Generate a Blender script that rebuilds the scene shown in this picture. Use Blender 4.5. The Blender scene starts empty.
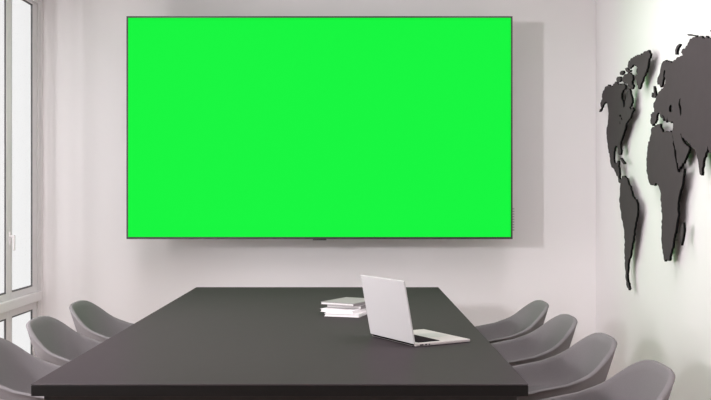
import bpy, bmesh, math, random
from mathutils import Vector, Matrix
random.seed(7)
C = bpy.context.scene.collection
PI = math.pi

# ------------------------------------------------------------------ camera
F = 960.0
cd = bpy.data.cameras.new('camera'); cam = bpy.data.objects.new('camera', cd); C.objects.link(cam)
cam.location = (0, 0, 1.31); cam.rotation_euler = (PI/2, 0, 0)
cd.sensor_width = 36; cd.lens = 36*F/711
cd.shift_x = 2.5/711; cd.shift_y = -4.5/711
cd.clip_start = 0.05
bpy.context.scene.camera = cam

# ------------------------------------------------------------------ materials
def lin(c): return tuple(((v/255)/12.92 if v/255 <= .04045 else (((v/255)+.055)/1.055)**2.4) for v in c)
def mat(name, col, rough=.5, metal=0, noise=0, nscale=40, bump=0, bscale=200, spec=.5, emit=None, estr=0, sheen=0, coat=0, coat_rough=.1):
    m = bpy.data.materials.new(name); m.use_nodes = True
    nt = m.node_tree; b = nt.nodes['Principled BSDF']
    b.inputs['Base Color'].default_value = (*col, 1)
    b.inputs['Roughness'].default_value = rough
    b.inputs['Metallic'].default_value = metal
    b.inputs['Specular IOR Level'].default_value = spec
    b.inputs['Coat Weight'].default_value = coat; b.inputs['Coat Roughness'].default_value = coat_rough
    if sheen: b.inputs['Sheen Weight'].default_value = sheen
    tc = nt.nodes.new('ShaderNodeTexCoord')
    if noise:
        n = nt.nodes.new('ShaderNodeTexNoise'); n.inputs['Scale'].default_value = nscale; n.inputs['Detail'].default_value = 4
        nt.links.new(tc.outputs['Object'], n.inputs['Vector'])
        mx = nt.nodes.new('ShaderNodeMix'); mx.data_type = 'RGBA'
        mx.inputs['A'].default_value = (*[v*(1-noise) for v in col], 1)
        mx.inputs['B'].default_value = (*[min(1, v*(1+noise)) for v in col], 1)
        nt.links.new(n.outputs['Fac'], mx.inputs['Factor'])
        nt.links.new(mx.outputs['Result'], b.inputs['Base Color'])
    if bump:
        n2 = nt.nodes.new('ShaderNodeTexNoise'); n2.inputs['Scale'].default_value = bscale
        nt.links.new(tc.outputs['Object'], n2.inputs['Vector'])
        bp = nt.nodes.new('ShaderNodeBump'); bp.inputs['Strength'].default_value = bump; bp.inputs['Distance'].default_value = .002
        nt.links.new(n2.outputs['Fac'], bp.inputs['Height']); nt.links.new(bp.outputs['Normal'], b.inputs['Normal'])
    if emit:
        b.inputs['Emission Color'].default_value = (*emit, 1); b.inputs['Emission Strength'].default_value = estr
    return m

M = dict(
    wall=mat('wall_paint', (.86, .845, .845), .9, noise=.01, nscale=3, bump=.04, bscale=350, spec=.0),
    ceil=mat('ceiling_paint', (.88, .86, .863), .8, noise=.01, nscale=3, spec=.2),
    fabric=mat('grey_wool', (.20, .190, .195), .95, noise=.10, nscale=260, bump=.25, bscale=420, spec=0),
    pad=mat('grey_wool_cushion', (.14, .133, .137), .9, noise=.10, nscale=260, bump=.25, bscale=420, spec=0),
    legm=mat('dark_powdercoat', (.03, .03, .03), .45, noise=.05),
    table=mat('charcoal_laminate', (.036, .0325, .034), .5, noise=.03, nscale=30, bump=.02, bscale=500, spec=.06),
    edge_shade=mat('edge_shade_black', (.005, .0048, .0048), .5, noise=.03, spec=.2),  # table edge colour with the shade of the front face put in
    tleg=mat('black_laminate', (.012, .012, .012), .6, noise=.05),
    bezel=mat('graphite_metal', (.045, .045, .045), .4, metal=.6, noise=.03),
    tvback=mat('black_plastic', (.02, .02, .02), .5, noise=.05),
    green=mat('green_screen', (.001, .004, .001), .6, emit=lin((20, 255, 66)), estr=.92, spec=.02),
    map=mat('charcoal_board', (.080, .070, .073), .6, noise=.05, nscale=12, spec=0),
    alu=mat('satin_aluminium', (.50, .495, .495), .6, metal=.0, noise=.01, spec=.2),
    alu2=mat('palmrest_aluminium', (.50, .465, .46), .6, metal=.0, noise=.01, spec=.05),
    black=mat('matte_black', (.008, .008, .008), .6, noise=.05, spec=0),
    key=mat('key_plastic', (.035, .030, .033), .7, noise=.05, spec=0),
    track=mat('trackpad_glass', (.42, .40, .41), .5, noise=.01, spec=.1),
    scr=mat('dark_display_glass', (.01, .01, .011), .12, noise=.02),
    paper=mat('book_pages', (.78, .77, .76), .85, noise=.06, nscale=90),
    coverw=mat('white_cover', (.82, .80, .81), .6, noise=.02, spec=.05),
    coverg=mat('pale_grey_cover', (.30, .28, .285), .6, noise=.03, spec=.05),
    pvc=mat('white_window_frame', (.74, .73, .73), .4, noise=.01),
    gasket=mat('grey_gasket', (.09, .09, .09), .6, noise=.03),
    panel=mat('dark_brown_wall', (.20, .13, .10), .6, noise=.2, nscale=4),
    lamp=mat('fill_panel_diffuser', (.9, .9, .9), .5, emit=(1, .91, .975), estr=5.6),  # glow of the added ceiling fill panels
    steel=mat('brushed_steel', (.5, .5, .5), .3, metal=1, noise=.02),
    port=mat('pale_nub', (.5, .5, .48), .4, noise=.02),
)
def floor_mat():
    m = bpy.data.materials.new('oak_boards'); m.use_nodes = True
    nt = m.node_tree; b = nt.nodes['Principled BSDF']; b.inputs['Roughness'].default_value = .5
    tc = nt.nodes.new('ShaderNodeTexCoord'); br = nt.nodes.new('ShaderNodeTexBrick')
    br.inputs['Scale'].default_value = 1; br.inputs['Brick Width'].default_value = 1.4; br.inputs['Row Height'].default_value = .16
    br.inputs['Mortar Size'].default_value = .002
    br.inputs['Color1'].default_value = (.50, .39, .34, 1); br.inputs['Color2'].default_value = (.44, .34, .30, 1)
    br.inputs['Mortar'].default_value = (.15, .10, .08, 1)
    nt.links.new(tc.outputs['Object'], br.inputs['Vector']); nt.links.new(br.outputs['Color'], b.inputs['Base Color'])
    return m
M['floor'] = floor_mat()
def table_mat():
    m = bpy.data.materials.new('charcoal_laminate'); m.use_nodes = True
    nt = m.node_tree; nt.nodes.clear()
    o = nt.nodes.new('ShaderNodeOutputMaterial'); mx = nt.nodes.new('ShaderNodeMixShader'); mx.inputs[0].default_value = .028
    d = nt.nodes.new('ShaderNodeBsdfDiffuse'); g = nt.nodes.new('ShaderNodeBsdfGlossy'); g.inputs['Roughness'].default_value = .34
    n = nt.nodes.new('ShaderNodeTexNoise'); n.inputs['Scale'].default_value = 30
    cr = nt.nodes.new('ShaderNodeMix'); cr.data_type = 'RGBA'
    cr.inputs['A'].default_value = (.053, .0455, .049, 1); cr.inputs['B'].default_value = (.057, .049, .0525, 1)
    tc = nt.nodes.new('ShaderNodeTexCoord'); nt.links.new(tc.outputs['Object'], n.inputs['Vector'])
    nt.links.new(n.outputs['Fac'], cr.inputs['Factor']); nt.links.new(cr.outputs['Result'], d.inputs['Color'])
    nt.links.new(d.outputs[0], mx.inputs[1]); nt.links.new(g.outputs[0], mx.inputs[2]); nt.links.new(mx.outputs[0], o.inputs[0])
    return m
M['table'] = table_mat()
def glass_mat():
    m = bpy.data.materials.new('clear_glass'); m.use_nodes = True
    nt = m.node_tree; nt.nodes.clear()
    o = nt.nodes.new('ShaderNodeOutputMaterial'); mx = nt.nodes.new('ShaderNodeMixShader')
    t = nt.nodes.new('ShaderNodeBsdfTransparent'); g = nt.nodes.new('ShaderNodeBsdfGlossy')
    t.inputs['Color'].default_value = (.97, .97, .97, 1); g.inputs['Roughness'].default_value = .02
    mx.inputs[0].default_value = .05
    nt.links.new(t.outputs[0], mx.inputs[1]); nt.links.new(g.outputs[0], mx.inputs[2]); nt.links.new(mx.outputs[0], o.inputs[0])
    return m
M['glass'] = glass_mat()

# ------------------------------------------------------------------ helpers
def box(bm, x0, x1, y0, y1, z0, z1, bev=0, seg=2):
    r = bmesh.ops.create_cube(bm, size=1)
    for v in r['verts']:
        v.co = Vector(((x0+x1)/2+v.co.x*(x1-x0), (y0+y1)/2+v.co.y*(y1-y0), (z0+z1)/2+v.co.z*(z1-z0)))
    if bev:
        es = {e for v in r['verts'] for e in v.link_edges}
        bmesh.ops.bevel(bm, geom=list(es), offset=bev, segments=seg, affect='EDGES', profile=.5)
def tube(bm, p, q, r0, r1=None, n=14):
    p, q = Vector(p), Vector(q); r1 = r0 if r1 is None else r1
    d = q-p
    mtx = Matrix.Translation((p+q)/2) @ d.to_track_quat('Z', 'Y').to_matrix().to_4x4()
    bmesh.ops.create_cone(bm, cap_ends=True, segments=n, radius1=r0, radius2=r1, depth=d.length, matrix=mtx)
def link(name, bm, m, parent=None, smooth=False):
    bmesh.ops.recalc_face_normals(bm, faces=bm.faces)
    me = bpy.data.meshes.new(name); bm.to_mesh(me); bm.free()
    if m: me.materials.append(m)
    if smooth:
        for p in me.polygons: p.use_smooth = True
    o = bpy.data.objects.new(name, me); C.objects.link(o); o.parent = parent
    return o
# one object from several boxes
def bobj(name, m, parent, *boxes, bev=0, seg=2):
    bm = bmesh.new()
    for b in boxes: box(bm, *b, bev=bev, seg=seg)
    return link(name, bm, m, parent)
def thing(name, label, cat, loc=(0, 0, 0), rz=0, group=None):
    o = bpy.data.objects.new(name, None); C.objects.link(o)
    o.location = loc; o.rotation_euler = (0, 0, rz); o.empty_display_size = .1
    o['label'] = label; o['category'] = cat
    if group: o['group'] = group
    return o
def struct(name, label, m, *boxes):
    o = bobj(name, m, None, *boxes); o['kind'] = 'structure'; o['label'] = label; o['category'] = name.split('_')[0]
    return o

# ------------------------------------------------------------------ room
XL, XR, YB, YF, ZC = -2.2, 1.72, 6.8, -3.2, 2.72
T = .15; TL = .045
struct('floor', 'oak board floor under the long table', M['floor'], (XL-TL, XR+T, YF-T, YB+T, -.1, 0))
struct('ceiling', 'white ceiling above the meeting room', M['ceil'], (XL-TL, XR+T, YF-T, YB+T, ZC, ZC+.1))
struct('wall_back', 'plain white wall behind the large green screen', M['wall'], (XL-TL, XR+T, YB, YB+T, 0, ZC))
struct('wall_right', 'plain white wall carrying the world map', M['wall'], (XR, XR+T, YF, YB, 0, ZC))
struct('wall_front', 'unseen wall behind the viewer, dark brown to cut bounce light', M['panel'], (XL-TL, XR+T, YF-T, YF, 0, ZC))  # out of view; darkened so less light bounces onto the table front
W1 = (3.50, 6.775, .06, 2.68)      # y0, y1, z0, z1 of the openings in the left wall
W2 = (.15, 1.75, .06, 2.68)
struct('wall_left', 'white wall around the tall windows', M['wall'],
       (XL-TL, XL, W1[1], YB, 0, ZC), (XL-TL, XL, W2[1], W1[0], 0, ZC), (XL-TL, XL, YF, W2[0], 0, ZC),
       (XL-TL, XL, W1[0], W1[1], 0, W1[2]), (XL-TL, XL, W1[0], W1[1], W1[3], ZC),
       (XL-TL, XL, W2[0], W2[1], 0, W2[2]), (XL-TL, XL, W2[0], W2[1], W2[3], ZC))

def window(name, W, ys, label, handle_y=None):
    """ys: list of (glass y0, y1); upper lights over a transom, lower lights under it"""
    w = bpy.data.objects.new(name, None); C.objects.link(w)
    w.location = (XL, (W[0]+W[1])/2, 0)
    w['kind'] = 'structure'; w['label'] = label; w['category'] = 'window'
    oy = w.location.y
    zt0, zt1 = .682, 2.63; zb0, zb1 = .13, .525
    def b(y0, y1, z0, z1, x0, x1): return (x0, x1, y0-oy, y1-oy, z0, z1)
    # outer frame and transom
    bobj('window_frame', M['pvc'], w,
         b(W[0], W[0]+.05, W[2], W[3], -.035, .0), b(W[1]-.06, W[1], W[2], W[3], -.035, .0),
         b(W[0]+.05, W[1]-.06, W[2], W[2]+.03, -.035, .0), b(W[0]+.05, W[1]-.06, W[3]-.03, W[3], -.035, .0), bev=.004)
    bobj('transom', M['pvc'], w, b(W[0]+.05, W[1]-.03, .575, .64, -.10, .02), bev=.006)
    n = len(ys)
    for i, (a, c) in enumerate(ys):
        for (z0, z1, lo, hi) in ((zt0, zt1, .64, W[3]-.03), (zb0, zb1, W[2]+.03, .575)):
            # the sash: a profiled border round the glass, stepped towards the pane
            la = (ys[i-1][1]+a)/2 if i else W[0]+.05
            rc = (c+ys[i+1][0])/2 if i < n-1 else W[1]-.06
            e = .0008
            s = bobj('sash', M['pvc'], w,
                 b(la+e, a, lo+e, hi-e, -.030, -.010), b(c, rc-e, lo+e, hi-e, -.030, -.010),
                 b(a, c, lo+e, z0, -.030, -.010), b(a, c, z1, hi-e, -.030, -.010), bev=.003)
            g = .010
            bobj('gasket', M['gasket'], s,
                 b(a, a+g, z0, z1, -.022, -.0135), b(c-g, c, z0, z1, -.022, -.0135),
                 b(a+g, c-g, z0, z0+g, -.022, -.0135), b(a+g, c-g, z1-g, z1, -.022, -.0135))
            bobj('glass_pane', M['glass'], s, b(a+.004, c-.004, z0+.004, z1-.004, -.022, -.018))
    if handle_y:
        y = handle_y-oy
        bm = bmesh.new()
        box(bm, -.012, -.002, y-.014, y+.014, .99, 1.075, bev=.004)
        tube(bm, (-.004, y, 1.045), (.020, y, 1.045), .008)
        box(bm, .013, .026, y-.009, y+.012, .955, 1.055, bev=.005)
        link('window_handle', bm, M['coverw'], w)
    return w
window('window_1', W1, [(3.62, 4.02), (4.12, 4.56), (4.66, 5.08), (5.18, 5.60), (5.70, 6.125), (6.222, 6.630)],
       'tall white framed window with a transom beside the back wall', handle_y=6.175)
window('window_2', W2, [(.25, .62), (.74, 1.14), (1.26, 1.62)], 'tall white framed window nearer the viewer')

# ------------------------------------------------------------------ table
TX0, TX1, TY0, TY1, TZ, TT = -.975, .531, 2.905, 5.97, .74, .038
tcx, tcy = (TX0+TX1)/2, (TY0+TY1)/2
t = thing('conference_table', 'long matte charcoal conference table running towards the green screen', 'table', (tcx, tcy, 0))
hw, hl = (TX1-TX0)/2, (TY1-TY0)/2
bobj('tabletop', M['table'], t, (-hw, hw, -hl, hl, TZ-.005, TZ), bev=.002, seg=2)
bobj('shaded_edge', M['edge_shade'], t, (-hw, hw, -hl, hl, TZ-TT, TZ-.005), bev=.0025, seg=3)  # tabletop's edge; the near-black colour stands in for its shade
for s in (-1, 1):
    y0, y1 = sorted((s*(hl-.03), s*(hl-.075)))
    bobj('end_panel', M['tleg'], t, (-hw+.03, hw-.03, y0, y1, 0, TZ-TT), bev=.002)
bobj('beam', M['tleg'], t, (-.04, .04, -hl+.075, hl-.075, .45, TZ-TT), bev=.002)

# ------------------------------------------------------------------ chairs
AC, AL, WL = .8075, .3075, .285
prof = [(0, .46), (.10, .495), (.22, .515), (.35, .528), (.48, .543), (.60, .560), (.73, .592), (.80, .620), (.86, .652), (.93, .688), (.97, .706), (1, .713)]
def rim(s):
    s = min(1, max(0, s))
    for (a, za), (b, zb) in zip(prof, prof[1:]):
        if s <= b: return za+(zb-za)*(s-a)/(b-a)
    return prof[-1][1]
def make_chair():
    root = thing('tub_chair', 'x', 'chair')
    N = 72; EX = 2/3.0
    def ring(bm, inset, f, zlow, dz=0, back=0):
        vs = []
        for i in range(N):
            th = 2*PI*i/N; c, s = math.cos(th), math.sin(th)
            ex = EX
            a0 = math.copysign(abs(c)**ex, c); w0 = math.copysign(abs(s)**ex, s)
            zr = rim((a0+1)/2)
            # soften the back corners lower than its centre
            zr -= .012*abs(w0)**2*max(0, a0)
            z = zr+(zlow-zr)*f+dz
            x = a0*(AL-inset)-back*max(0, a0)
            vs.append(bm.verts.new((x, w0*(WL-inset), z)))
        return vs
    bm = bmesh.new()
    R = []
    # outer skin from the underside up to the rim
    for ins, f, bk in ((.21, 1.0, 0.0), (.165, .985, 0), (.125, .95, 0), (.085, .87, .015), (.055, .74, .02), (.032, .56, .022), (.016, .36, .018), (.005, .17, .010), (.0005, .05, .003)):
        R.append(ring(bm, ins, f, .385, 0, bk))
    for ins, dz in ((.0, -.008), (.003, -.003), (.009, 0), (.016, -.001), (.021, -.005)):
        R.append(ring(bm, ins, 0, 0, dz))
    for ins, f, bk in ((.026, .12, .004), (.034, .35, .018), (.045, .6, .03), (.062, .82, .035), (.09, .95, .03), (.14, 1.0, .02)):
        R.append(ring(bm, ins, f, .425, -.004, bk))
    for r0, r1 in zip(R, R[1:]):
        for i in range(N):
            bm.faces.new((r0[i], r0[(i+1) % N], r1[(i+1) % N], r1[i]))
    bm.faces.new(R[0]); bm.faces.new(R[-1][::-1])
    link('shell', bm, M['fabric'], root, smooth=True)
    # piped seam following the rim on the outside
    # seat cushion
    bm = bmesh.new(); R = []
    for ins, z in ((.10, .427), (.085, .435), (.083, .447), (.095, .457), (.13, .462), (.2, .464)):
        vs = []
        for i in range(N):
            th = 2*PI*i/N; c, s = math.cos(th), math.sin(th)
            vs.append(bm.verts.new((math.copysign(abs(c)**.6, c)*(AL-ins)-.012, math.copysign(abs(s)**.6, s)*(WL-ins), z)))
        R.append(vs)
    for r0, r1 in zip(R, R[1:]):
        for i in range(N): bm.faces.new((r0[i], r0[(i+1) % N], r1[(i+1) % N], r1[i]))
    bm.faces.new(R[0]); bm.faces.new(R[-1][::-1])
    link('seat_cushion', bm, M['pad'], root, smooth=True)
    bm = bmesh.new(); box(bm, -.15, .13, -.12, .12, .362, .386, bev=.006); link('base_plate', bm, M['legm'], root)
    for sx in (-1, 1):
        for sy in (-1, 1):
            bm = bmesh.new()
            tube(bm, (sx*.12-.01, sy*.10, .375), (sx*.235-.01, sy*.215, 0), .015, .009)
            link('leg', bm, M['legm'], root, smooth=True)
    return root
def copy_tree(o, parent=None):
    c = o.copy(); C.objects.link(c); c.parent = parent
    for ch in list(o.children): copy_tree(ch, c)
    return c
chair = make_chair()
rows = {1: [(5.414, -.026), (4.767, -.02), (4.10, -.012), (3.40, -.008)], -1: [(5.40, -.01), (4.68, 0), (3.98, 0), (3.28, 0)]}
rank = ['farthest away, by the back wall', 'second from the back wall', 'third from the back wall', 'nearest the viewer']
first = True
for side in (1, -1):
    for (y, dx), rk in zip(rows[side], rank):
        c = chair if first else copy_tree(chair); first = False
        c.location = (AC+dx if side == 1 else 2*tcx-AC+dx, y, 0)
        c.rotation_euler = (0, 0, 0 if side == 1 else PI)
        c['label'] = 'grey tub chair on the %s side, %s' % ('map wall' if side == 1 else 'window', rk)
        c['group'] = 'grey tub chairs around the conference table'

# ------------------------------------------------------------------ television
TVY, TVD = 6.35, .055
tv = thing('wall_television', 'huge flat television showing a plain bright green picture on the back wall', 'television', (-.2216, TVY, 1.022))
w2, h = 1.277, 1.474
bz = .0105
bobj('bezel', M['bezel'], tv, (-w2, -w2+bz, 0, .02, 0, h), (w2-bz, w2, 0, .02, 0, h), (-w2+bz, w2-bz, 0, .02, h-bz, h), (-w2+bz, w2-bz, 0, .02, 0, bz+.003))
bobj('screen', M['green'], tv, (-w2+bz, w2-bz, .004, .012, bz+.003, h-bz))
bobj('back_cover', M['tvback'], tv, (-w2+.002, w2-.002, .0205, TVD, .002, h-.002), bev=.003)
bobj('logo_tab', M['tvback'], tv, (-.045, .045, .002, .02, -.008, 0), bev=.002)
bm = bmesh.new()
for k in range(9): box(bm, w2-.003, w2+.016, .022, .034, .055+k*.0175, .064+k*.0175, bev=.0015)
link('pale_nub_row', bm, M['port'], tv)  # row of small pale bumps on the right edge
bm = bmesh.new()
for s in (-1, 1):
    box(bm, s*.3-.02, s*.3+.02, TVD, TVD+.02, .35, 1.15)
box(bm, -.32, .32, TVD+.02, TVD+.035, .7, .78)
box(bm, -.13, .13, YB-TVY-.02, YB-TVY-.001, .58, .9)
for z in (.67, .81):
    tube(bm, (-.1, YB-TVY-.02, z), (.16, .27, z), .016); tube(bm, (.16, .27, z), (0, TVD+.03, z), .016)
tube(bm, (.16, .27, .62), (.16, .27, .86), .02)
link('wall_bracket', bm, M['tvback'], tv)

# ------------------------------------------------------------------ world map on the right wall
XM, MT = 1.662, .013        # front face, thickness; it stands clear of the wall on pins
def px(x, y):               # a point of the front face, from where it is seen
    D = XM*F/(x-353); return (D, 1.31-(y-195.5)*D/F)
PL = [1, .9986, .9954, .99, .9822, .973, .96, .9427, .9216, .8962, .8679, .835, .7986, .7597, .7186, .6732, .6213, .5722, .5322]
PD = [0, .062, .124, .186, .248, .31, .372, .434, .4958, .5571, .6176, .6769, .7346, .7903, .8435, .8936, .9394, .9761, 1]
def ll(lon, lat):           # the same face by longitude and latitude (Robinson), for what lies beyond the frame
    a = abs(lat)/5; i = min(17, int(a)); f = a-i
    X = PL[i]*(1-f)+PL[i+1]*f; Y = PD[i]*(1-f)+PD[i+1]*f
    return (5.285-.00915*X*lon, 1.321+math.copysign(Y, lat)/.0124*.01036)
wm = thing('wall_map', 'dark charcoal cut-out world map of separate continents standing off the right wall', 'wall map', (XM, 4.9, 1.4))
def coast(pts, amp=.0025):
    out = []
    n = len(pts)
    for i in range(n):
        a, b = Vector(pts[i]), Vector(pts[(i+1) % n]); L = (b-a).length
        k = max(1, min(10, int(L/.014)))
        nrm = Vector((-(b-a).y, (b-a).x)).normalized() if L > 0 else Vector((0, 0))
        for j in range(k):
            p = a.lerp(b, j/k)
            if j: p = p+nrm*random.uniform(-amp, amp)*1.5
            out.append(p)
    return out
def plate(name, outlines, holes=(), label=None):
    cu = bpy.data.curves.new(name, 'CURVE'); cu.dimensions = '2D'; cu.fill_mode = 'BOTH'; cu.extrude = MT/2
    for poly in list(outlines)+list(holes):
        pts = coast(poly, .006 if len(poly) > 8 else .001)
        s = cu.splines.new('POLY'); s.points.add(len(pts)-1); s.use_cyclic_u = True
        for q, p in zip(s.points, pts): q.co = (-(p[0]-4.9), p[1]-1.4, 0, 1)
    tmp = bpy.data.objects.new('tmp', cu); C.objects.link(tmp)
    dg = bpy.context.evaluated_depsgraph_get()
    me = bpy.data.meshes.new_from_object(tmp.evaluated_get(dg))
    bpy.data.objects.remove(tmp); bpy.data.curves.remove(cu)
    # curve plane (u, v, n) -> wall: u = -y, v = z, n = -x (towards the room)
    for v in me.vertices:
        u, w, n = v.co; v.co = (MT/2-n, -u, w)
    bm = bmesh.new(); bm.from_mesh(me)
    bmesh.ops.remove_doubles(bm, verts=bm.verts, dist=1e-5)
    bmesh.ops.recalc_face_normals(bm, faces=bm.faces)
    # stand-off pins to the wall
    c = Vector((0, 0)); 
    for p in outlines[0]: c += Vector(p)
    c /= len(outlines[0])
    bm.to_mesh(me); bm.free()
    me.materials.clear(); me.materials.append(M['map']); me.materials.append(M['black'])
    for p_ in me.polygons: p_.material_index = 0 if abs(p_.normal.x) > .5 else 1
    me.name = name
    o = bpy.data.objects.new(name, me); C.objects.link(o); o.parent = wm
    return o
P = lambda L: [px(*p) for p in L]
NA = P([(599, 112), (601.3, 107.5), (600.3, 103), (602.2, 99), (602, 94), (604.3, 89.5), (606, 86.5), (608.5, 85.3), (612, 86), (615, 83.6), (618, 84.2), (621, 84.6), (623.2, 83.5), (625.2, 86.8),
        (623.2, 89.5), (621.2, 93.5), (620.9, 98), (622.6, 101.5), (623.3, 107.5), (624.4, 107), (624.9, 102), (626, 97.5), (626.8, 92), (628.6, 88.5), (630, 91), (631.2, 96.5), (631.9, 101),
        (631.9, 103.5), (629.3, 107.3), (630.4, 109.4), (632.6, 107.8), (633.2, 110), (631.5, 112.8), (630.6, 116), (628.2, 120.5), (625.4, 124.8), (624.6, 129.5), (622.9, 134.5), (621, 140), (620, 145), (621, 150.5), (620.2, 155), (618.6, 155), (618, 150), (616.9, 146.2),
        (614.9, 147.2), (613.6, 152), (613.5, 158.5), (614.3, 163.6), (616, 164.6), (617.2, 160.6), (618.4, 161.2), (618, 166.5), (619, 171), (619, 177.3), (620.9, 181), (619.7, 183.2), (618.3, 181.5), (617.3, 176), (615.2, 172), (612, 167.8), (610.3, 162.8), (609.5, 156.5), (608.4, 150), (607.6, 143.5), (606.7, 138), (606.4, 131),
        (607.7, 124), (608.2, 116), (608, 109), (607, 103.5), (605.6, 101.5), (603.8, 104), (602.2, 107.5), (600, 111.5)])
lakes = [P([(619.2, 115.3), (620.2, 114.6), (621.2, 115.8), (620.6, 116.9), (619.6, 116.9)]), P([(620.8, 118), (621.6, 117.4), (622.4, 119.6), (621.6, 120.4)]), P([(619.6, 121.6), (620.1, 121.4), (620.3, 124), (619.8, 124.4)])]
GL = P([(627.5, 66.2), (628.2, 62.4), (632, 58.6), (636, 56.6), (640, 55.4), (643, 53), (646.5, 51.1), (648.8, 51), (650.3, 53.6), (649.6, 58), (648, 62), (647.3, 67.3), (645, 73), (642.9, 77.5), (641.8, 82), (640.2, 86.8), (638, 88.4), (636.8, 85), (636, 80), (635.3, 76.5), (637.3, 75), (636.2, 71.2), (637.4, 68), (635, 66), (632.6, 64.8), (631, 67.4), (628.4, 68.3)])
islands = [P([(619.6, 73), (621, 70.8), (623, 70.8), (623.6, 73), (621.6, 75.2), (620, 74.6)]),
           P([(624.8, 68.3), (627, 67.4), (628, 69.6), (630.4, 70.4), (629.8, 72), (627, 72.3), (625.6, 70.6)]),
           P([(616.2, 79), (617.2, 76.8), (620, 76.6), (620.8, 79.4), (619.4, 82.2), (616.8, 82)]),
           P([(613.8, 83.2), (615.4, 81.6), (617.6, 82.6), (616, 83.5)]),
           P([(621.2, 77.6), (624.6, 74.2), (630, 72.6), (632.2, 75.2), (632.6, 79.2), (630.8, 82.2), (633.2, 86.4), (632, 89.2), (629.4, 87), (627, 83.4), (623.4, 82.2), (622, 80)]),
           P([(619.8, 157.6), (621.2, 158.2), (623, 161.2), (625, 163.6), (623.2, 164.2), (621, 160.6)])]
SA = P([(622, 175.8), (623.8, 175.6), (626, 177.6), (627.6, 181.6), (630, 186), (631.4, 191.8), (632.6, 197), (636, 201.4), (637.2, 206.6), (637, 213.5), (635.8, 221), (634.4, 228), (633.8, 235), (631.8, 243.6), (630.6, 250.6), (630, 256.4), (628.2, 262.2), (627.8, 268), (627, 274), (627.8, 282.4), (630, 288.6), (628.6, 290.2), (626.8, 286.6), (625.6, 279), (625, 269), (624.4, 258), (624.6, 247), (624.2, 235), (622.8, 223), (621, 214.5), (619.7, 206.6), (619, 199), (619.9, 192), (620.3, 184)])
AF = P([(651.7, 127.7), (653.4, 127.5), (656.8, 124.8), (660.2, 123.5), (660.8, 128.6), (663.5, 132.2), (665.8, 130.8), (668, 131.8), (671.8, 132.4), (672, 135.2), (673.2, 146), (675, 158), (676.6, 167), (677.8, 172.4), (681, 171.4), (683.6, 168.4), (683.4, 173.4), (682.4, 179.6), (680.6, 189), (678.4, 197), (677.6, 206), (678, 214), (676.4, 223), (675, 232.6), (673.2, 239), (672.3, 247.6), (669.4, 259.8), (664.6, 261.6), (663.4, 255), (661.9, 245), (661.4, 236), (661.2, 227), (662.1, 216), (660.9, 206), (660.5, 197), (660, 190.5), (658.6, 186.4), (656.8, 183.8), (653.4, 185.2), (650.6, 185.2), (648.4, 180), (647, 173.4), (646.4, 165), (646.9, 156), (647.4, 147), (649.6, 138)])
MG = P([(680.8, 227), (683.2, 222.4), (683.6, 230), (682.2, 240), (680.8, 245.6), (680, 238)])
EU = P([(654, 111.4), (653.2, 107), (653.4, 103.2), (655.7, 99.2), (657.6, 95.2), (659.6, 91.2), (661.4, 88.4), (662.5, 89.4), (664.9, 84), (665.2, 80.6), (664.3, 76.4), (665.4, 70.8), (664.3, 69.8), (663.2, 75), (662.5, 80.4), (661.9, 85), (660.4, 87.6), (659.4, 84.8), (657.5, 84.6), (657, 81.6), (658.7, 75.6), (660.2, 69.4), (661.6, 63.8), (663.6, 61), (665.8, 59.9), (668.6, 62), (672, 62.8), (675.4, 60.2), (679.2, 57.2), (682.6, 55.8), (681, 52.8), (682, 49.6), (684.9, 48.6), (687, 45.4), (688.8, 41.6), (691.4, 38.8), (694.4, 37), (698, 36.8), (700.2, 35.8), (702.4, 38.5), (706.9, 36.8), (710.5, 39)]) + \
     [ll(*p) for p in [(131, 71), (140, 72.5), (160, 70), (178, 69), (179, 65), (170, 60), (162, 57), (156, 51), (155, 59), (143, 59), (137, 54), (140, 50), (135, 44), (129, 41), (129, 36), (126, 35), (125, 38), (121, 39), (119, 35), (122, 31), (117, 23), (110, 21), (106, 18), (109, 12), (105, 9), (100, 13), (103, 6), (104, 1.5), (100, 3), (98, 10), (94, 17)]] + \
     P([(708.6, 150), (707.4, 145.6), (706.4, 151.6), (703.6, 158), (702.6, 166), (701.4, 175.6), (699.8, 174.4), (698.6, 166), (696.8, 157), (695.4, 150), (692.8, 148.4), (690.8, 143.6), (687.6, 141.8), (684.6, 139.6), (681, 133),
        (680.2, 134.2), (682.8, 141.2), (685.4, 144.4), (687.8, 146.2), (689, 147.6), (687.6, 153), (684.2, 160.8), (679.2, 168.8), (678.2, 166.4), (676.4, 156.6), (674.8, 146), (673, 137), (672.2, 135.1), (672, 132.3), (672.9, 127.6), (673, 122.4),
        (669, 122), (667.6, 119.8), (667, 116), (665.9, 122.6), (664.9, 118.6), (663.6, 115.6), (662, 114.8), (663.6, 118.6), (662.9, 121), (661.2, 118), (659.5, 113.2), (658.2, 112.4), (656.8, 114.2), (656.2, 119.6), (654.5, 123.6), (652.3, 126.2), (650.5, 123.4), (650.6, 114.2), (653.4, 113.4)])
seas = [P([(668.7, 108.2), (669.4, 105.8), (671.2, 104.4), (671.9, 107.4), (671.6, 111), (670, 112.6), (668.9, 111.2)]),
        P([(679.4, 99), (680.5, 98.2), (679.9, 103), (681.4, 108), (681.4, 114), (680.3, 116.4), (679.6, 110), (678.3, 104.4)])]
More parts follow.
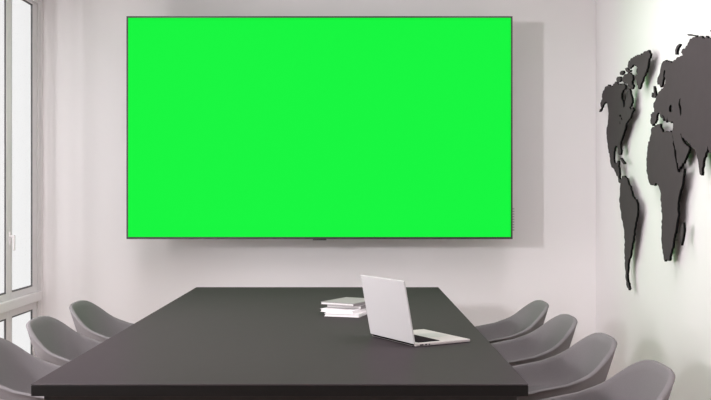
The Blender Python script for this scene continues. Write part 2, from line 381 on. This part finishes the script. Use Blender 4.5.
isl2 = [P([(653.4, 86), (654.4, 88.4), (655, 92), (655.8, 95.8), (654.8, 97.6), (653.2, 97.8), (653.6, 93)]), P([(651.8, 92.6), (652.9, 93.4), (652.5, 97.6), (651.4, 96.8)]),
        P([(675.2, 54.6), (675, 50), (676.4, 46.4), (679.2, 43.8), (679.8, 45), (677.6, 48.2), (676.6, 51.4), (676.7, 54.8)]),
        P([(686.8, 34.6), (688.4, 34), (693, 34.8), (692.8, 36), (688.6, 35.8)]),
        P([(709.6, 30.4), (712.4, 30), (713.6, 31.8), (710.6, 31.8)])]
plate('north_america', [NA], lakes); plate('greenland', [GL]); plate('south_america', [SA]); plate('africa', [AF]); plate('island', [MG])
plate('eurasia', [EU], seas)
for s in islands+isl2: plate('island', [s])
LL = lambda L: [ll(*p) for p in L]
plate('australia', [LL([(114, -22), (122, -18), (130, -12), (136, -12), (136, -16), (141, -17), (142, -11), (146, -19), (153, -26), (150, -37), (144, -38), (138, -35), (131, -31), (124, -33), (115, -34)])])
for L in ([(95, 5), (104, -2), (106, -6), (100, -1)], [(109, 1), (117, 7), (118, 1), (115, -4), (110, -3)], [(131, -1), (141, -3), (150, -10), (140, -8), (134, -4)],
          [(130, 31), (136, 34), (141, 36), (142, 41), (145, 43), (141, 45), (139, 39), (132, 35)], [(106, -6), (114, -7), (114, -8.5), (106, -7.5)], [(120, 16), (122, 18), (124, 12), (126, 7), (122, 8)],
          [(173, -35), (178, -38), (174, -42), (167, -46), (172, -41)], [(120, 1), (125, 1), (121, -1), (122, -5), (119, -3)]):
    plate('island', [LL(L)])
for (y, z) in [px(614, 100), px(614, 130), px(640, 62), px(628, 200), px(626, 240), px(655, 150), px(670, 200), px(667, 240), px(690, 70), px(690, 110), px(668, 100), ll(100, 35), ll(110, 60), ll(140, 65), ll(125, -25), ll(143, -25)]:
    bm = bmesh.new(); tube(bm, (MT-.002, y-4.9, z-1.4), (XR-XM, y-4.9, z-1.4), .004, n=8)
    link('standoff_pin', bm, M['steel'], wm)

# ------------------------------------------------------------------ laptop
A = Vector((.0727, 3.88)); B = Vector((.2325, 3.60))
ux = (B-A).normalized(); LW = (B-A).length      # local +x along the hinge, local -y towards the user
ang = math.atan2(ux.y, ux.x)
mid = (A+B)/2
lp = thing('laptop', 'open silver laptop seen from behind its lid on the dark table', 'laptop', (mid.x, mid.y, TZ), ang)
# local +y is to the left of +x; the base runs to the side of (.88,.475)
sgn = 1 if Vector((-ux.y, ux.x)).dot(Vector((.88, .475))) > 0 else -1
hwid = LW/2; dep = .257
def yy(a, b): return tuple(sorted((sgn*a, sgn*b)))
bobj('base', M['alu2'], lp, (-hwid, hwid, *yy(.004, dep), .002, .013), bev=.003, seg=3)
k = bmesh.new()
kw = (LW-.05)/14
for r in range(5):
    for c_ in range(14):
        if r == 4 and 3 <= c_ <= 8:
            if c_ == 3: box(k, -hwid+.025+3*kw+.001, -hwid+.025+9*kw-.001, *yy(.033+r*.0195, .033+r*.0195+.017), .0128, .0146)
            continue
        box(k, -hwid+.025+c_*kw+.001, -hwid+.025+(c_+1)*kw-.001, *yy(.033+r*.0195, .033+r*.0195+.017), .0128, .0146)
bobj('keyboard_well', M['black'], lp, (-hwid+.022, hwid-.022, *yy(.030, .130), .0125, .0132))
link('keyboard_keys', k, M['key'], lp)
bobj('trackpad', M['track'], lp, (-.052, .052, *yy(.145, .228), .0125, .0134))
bobj('ports', M['black'], lp, (hwid-.004, hwid+.0006, *yy(.022, .038), .005, .0098), (hwid-.004, hwid+.0006, *yy(.046, .054), .005, .0098), (hwid-.004, hwid+.0006, *yy(.062, .068), .005, .009))
bobj('rubber_foot', M['black'], lp, (-hwid+.01, hwid-.01, *yy(.008, .016), 0, .0025), (-hwid+.02, hwid-.02, *yy(dep-.02, dep-.012), 0, .0025))
bm = bmesh.new(); tube(bm, (-hwid+.012, sgn*.004, .0095), (hwid-.012, sgn*.004, .0095), .0052); link('hinge', bm, M['black'], lp)
lid = bpy.data.objects.new('lid', None)
tilt = math.radians(11.2)
bm = bmesh.new(); box(bm, -hwid, hwid, -.003, .003, 0, .244, bev=.0022, seg=3)
lid = link('lid', bm, M['alu'], lp); lid.location = (0, 0, .012); lid.rotation_euler = (sgn*tilt, 0, 0)
bobj('display', M['scr'], lid, (-hwid+.006, hwid-.006, *yy(.0028, .0036), .008, .238))

# ------------------------------------------------------------------ books
def book(cx, cy, z, w, d, th, rz, cov, lab, ct=.0022):
    b = thing('book', lab, 'book', (cx, cy, z), rz, 'thin books stacked on the table')
    bobj('cover', cov, b, (-w/2, w/2, -d/2, d/2, 0, ct), (-w/2, w/2, -d/2, d/2, th-ct, th), (w/2-ct, w/2, -d/2, d/2, ct, th-ct))
    bobj('pages', M['paper'], b, (-w/2+.003, w/2-ct, -d/2+.003, d/2-.003, ct, th-ct))
    return b
# near edge of a book runs from p (left) to q (right) seen at height z
def tabpt(x, y, z):
    D = (1.31-z)*F/(y-195.5); return Vector(((x-353)*D/F, D))
def book_px(l, r, z, th, d, cov, lab):
    p, q = tabpt(*l, z), tabpt(*r, z); u = (q-p); w = u.length; u.normalize(); n = Vector((-u.y, u.x))
    c = (p+q)/2+n*d/2
    book(c.x, c.y, z, w, d, th, math.atan2(u.y, u.x), cov, lab)
z = TZ+.0003
specs = [((324.3, 316.2), (358.8, 317.6), .0150, .215, M['coverw'], 'white book at the very bottom of the stack behind the laptop'),
         ((320.4, 311.6), (352.8, 314.0), .0145, .235, M['coverw'], 'white book lying second from the bottom of the stack, its left corner sticking out'),
         ((326.5, 307.4), (361.0, 309.3), .0165, .215, M['coverg'], 'pale book lying second from the top of the stack, set back to the right'),
         ((320.6, 304.2), (353.6, 306.4), .0120, .245, M['coverg'], 'thin pale grey book on top of the stack behind the laptop')]
for l, r, th, d, cov, lab in specs:
    book_px(l, r, z, th, d, cov, lab); z += th+.0003

# ------------------------------------------------------------------ light
for i, (x, y) in enumerate([(-1.35, 4.2), (.92, 4.2)]):  # panels added out of view as fill light to soften shadows
    cl = thing('ceiling_fill', 'added, unseen ceiling fill lamp above the %s chairs' % ('window side' if i == 0 else 'map side'), 'lamp', (x, y, ZC))
    bobj('fill_frame', M['pvc'], cl, (-.27, -.25, -1.52, 1.52, -.03, 0), (.25, .27, -1.52, 1.52, -.03, 0), (-.25, .25, -1.52, -1.5, -.03, 0), (-.25, .25, 1.5, 1.52, -.03, 0))
    bobj('fill_diffuser', M['lamp'], cl, (-.25, .25, -1.5, 1.5, -.022, -.018))
def area(name, loc, rot, sx, sy, power, col=(1, 1, 1)):
    l = bpy.data.lights.new(name, 'AREA'); l.shape = 'RECTANGLE'; l.size = sx; l.size_y = sy; l.energy = power; l.color = col
    o = bpy.data.objects.new(name, l); C.objects.link(o); o.location = loc; o.rotation_euler = rot
    return o
key = area('daylight_through_window', (-2.42, .97, 1.98), (0, 0, 0), .22, .26, 185, (1, .95, .985))
key.rotation_euler = (Vector((1.1, 5.6, 1.1))-Vector(key.location)).to_track_quat('-Z', 'Y').to_euler()
area('window_skylight', (-2.5, 4.25, 1.4), (0, -PI/2, 0), 2.0, 1.1, 85, (1, .95, .97))

w = bpy.data.worlds.new('overcast_sky'); bpy.context.scene.world = w; w.use_nodes = True
bg = w.node_tree.nodes['Background']; bg.inputs[0].default_value = (1, 1, 1, 1); bg.inputs[1].default_value = .98

s = bpy.context.scene
s.view_settings.view_transform = 'Standard'; s.view_settings.look = 'None'; s.view_settings.exposure = 0; s.view_settings.gamma = 1
s.view_settings.use_curve_mapping = False
s.cycles.use_denoising = True
s.cycles.max_bounces = 10; s.cycles.diffuse_bounces = 6; s.cycles.transparent_max_bounces = 12
s.cycles.sample_clamp_indirect = 6
s.cycles.caustics_reflective = False; s.cycles.caustics_refractive = False
